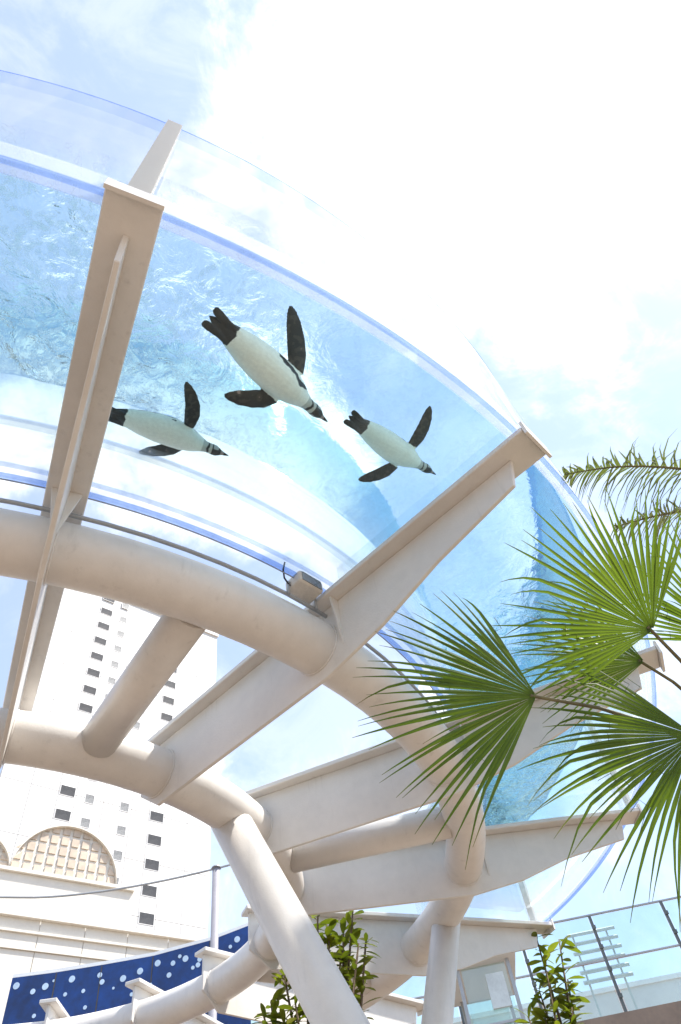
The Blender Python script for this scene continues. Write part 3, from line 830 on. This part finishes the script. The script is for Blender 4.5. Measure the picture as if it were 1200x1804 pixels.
def feather(parent, pts, n, ll, seed, hang):
    rn = random.Random(seed); base = parent.location; mb = MB()
    P = [Vector(p) for p in pts]
    def ev(u):
        f_ = u * (len(P) - 1); i = min(int(f_), len(P) - 2); t_ = f_ - i
        a, b = P[i], P[i + 1]; m0 = (P[min(i + 1, len(P) - 1)] - P[max(i - 1, 0)]) / 2; m1 = (P[min(i + 2, len(P) - 1)] - P[i]) / 2
        return a * (2 * t_ ** 3 - 3 * t_ ** 2 + 1) + m0 * (t_ ** 3 - 2 * t_ ** 2 + t_) + b * (-2 * t_ ** 3 + 3 * t_ ** 2) + m1 * (t_ ** 3 - t_ ** 2)
    for k in range(n):
        u = .12 + .88 * (k + .5) / n; p = ev(u); d = (ev(min(1, u + .02)) - ev(max(0, u - .02))).normalized()
        sd = d.cross(Vector((0, 0, 1))).normalized()
        for s_ in (-1, 1):
            L = ll * (1 - .75 * max(0, (u - .45) / .55) ** 1.3) * (.5 + .5 * min(1, u / .25)) * rn.uniform(.85, 1.1)
            v = (d * rn.uniform(.2, .9) + sd * s_ * rn.uniform(.55, 1.0) + Vector((0, 0, .35 * rn.uniform(-1.0, 1.2)))).normalized()
            wv = .0065; nn = v.cross(d).normalized(); pr = nn.cross(v)
            vs = []
            for q in (0, .3, .65, 1):
                c_ = p + v * L * q + Vector((0, 0, -1)) * hang * L * q * q
                wd = wv * (1 - .9 * max(0, q - .3) / .7)
                vs += [c_ - pr * wd - base, c_ + pr * wd - base]
            mb.add(vs, [(0, 1, 3, 2), (2, 3, 5, 4), (4, 5, 7, 6)])
    fr_ = mb.build('frond', 'feather_green', parent)
    MB().tube([ev(i / 14) - base for i in range(15)], [.016 * (1 - .82 * i / 14) for i in range(15)], 7).build('rachis', 'stem_green', fr_)
qc = at(1480, 960, 4.6)
fpalm = thing('feather_palm', 'feather palm with thin drooping pinnate fronds at the right edge', 'palm tree', (qc.x, qc.y, 0))
trunk(fpalm, qc.z, .17, .11, 5)
feather(fpalm, [qc, at(1330, 850, 4.4), at(1200, 826, 4.25), at(1090, 822, 4.15), at(995, 836, 4.1)], 84, .36, 1, .6)
feather(fpalm, [qc, at(1360, 900, 4.3), at(1250, 895, 4.1), at(1160, 908, 4.0), at(1085, 928, 3.95)], 70, .32, 2, .6)
feather(fpalm, [qc, qc + Vector((.6, .3, .45)), qc + Vector((1.2, .5, .5)), qc + Vector((1.7, .7, .1))], 40, .42, 3, .5)
feather(fpalm, [qc, qc + Vector((.1, -.6, .5)), qc + Vector((.3, -1.2, .45)), qc + Vector((.5, -1.6, .1))], 40, .42, 4, .5)
feather(fpalm, [qc, qc + Vector((-.1, .6, .5)), qc + Vector((-.1, 1.2, .5)), qc + Vector((-.2, 1.7, .2))], 40, .42, 5, .5)
feather(fpalm, [qc, qc + Vector((.3, .1, .7)), qc + Vector((.6, .1, 1.3)), qc + Vector((1.0, .1, 1.5))], 40, .36, 6, .3)

# ------------------------------------------------------------------ shrubs
def leaf_mesh(L, W):
    mb = MB(); vs = []
    for q, wd in ((0, .06), (.2, .55), (.45, .95), (.7, 1.0), (.88, .62), (1, .06)):
        z = -.18 * L * q * q
        vs += [(q * L, -W / 2 * wd, z + .10 * W * wd), (q * L, 0, z), (q * L, W / 2 * wd, z + .10 * W * wd)]
    fs = []
    for i in range(5):
        a = i * 3; fs += [(a, a + 1, a + 4, a + 3), (a + 1, a + 2, a + 5, a + 4)]
    mb.add(vs, fs, 0, True)
    return mb.mesh('leaf', 'shrub_green')
LM = [leaf_mesh(.17, .062), leaf_mesh(.13, .052), leaf_mesh(.20, .068)]
def shrub(name, label, root, stems, seed, nleaf, sc):
    rn = random.Random(seed)
    sh = thing(name, label, 'shrub', (root.x, root.y, 0))
    base = Vector((root.x, root.y, 0))
    hz_ = min(s.z for s in stems) - .5
    fork = base + Vector((0, 0, max(.4, hz_ * .75)))
    MB().tube([Vector((0, 0, 0)), (fork - base) * .5 + Vector((.03, 0, 0)), fork - base], [.045, .035, .03], 9).build('trunk', 'bark', sh)
    for tp in stems:
        m_ = fork.lerp(tp, .5) + Vector((rn.uniform(-.06, .06), rn.uniform(-.06, .06), .02))
        MB().tube([fork - base, m_ - base, tp - base], [.022, .014, .006], 7).build('branch', 'bark', sh)
        for k in range(nleaf):
            u = 1 - .62 * (k / nleaf) ** 1.15
            p = (m_.lerp(tp, (u - .5) * 2) if u > .5 else fork.lerp(m_, u * 2))
            o = link('leaf', LM[rn.randrange(3)], sh, p - base)
            az = k * 2.4 + rn.uniform(-.5, .5); el = rn.uniform(-.35, .75) * (1 if u < .93 else 1.3)
            o.rotation_euler = (rn.uniform(-.5, .5), -el, az); s_ = sc * rn.uniform(.75, 1.2); o.scale = (s_, s_, s_)
r0 = at_dist(556, 1880, 5.2)
shrub('leafy_shrub', 'olive green leafy shrub growing behind the thick sloping leg', r0,
      [at_dist(x, y, d) for x, y, d in ((560, 1606, 5.2), (622, 1600, 5.3), (632, 1662, 5.1), (600, 1690, 5.2), (500, 1712, 5.2), (520, 1765, 5.1), (478, 1770, 5.3),
       (605, 1640, 5.35), (540, 1730, 5.25), (530, 1690, 5.3), (580, 1650, 5.2), (500, 1800, 5.2), (645, 1655, 5.2), (575, 1625, 5.25), (465, 1790, 5.2))], 21, 46, .70)
r1 = at_dist(980, 1900, 6.8)
shrub('upright_shrub', 'narrow upright leafy shrub in front of the glazed booth', r1,
      [at_dist(x, y, d) for x, y, d in ((945, 1652, 6.8), (985, 1655, 6.9), (960, 1700, 6.7), (1000, 1725, 6.9), (950, 1745, 6.8), (1008, 1775, 6.7), (960, 1790, 6.8), (930, 1790, 6.9))], 22, 42, .85)
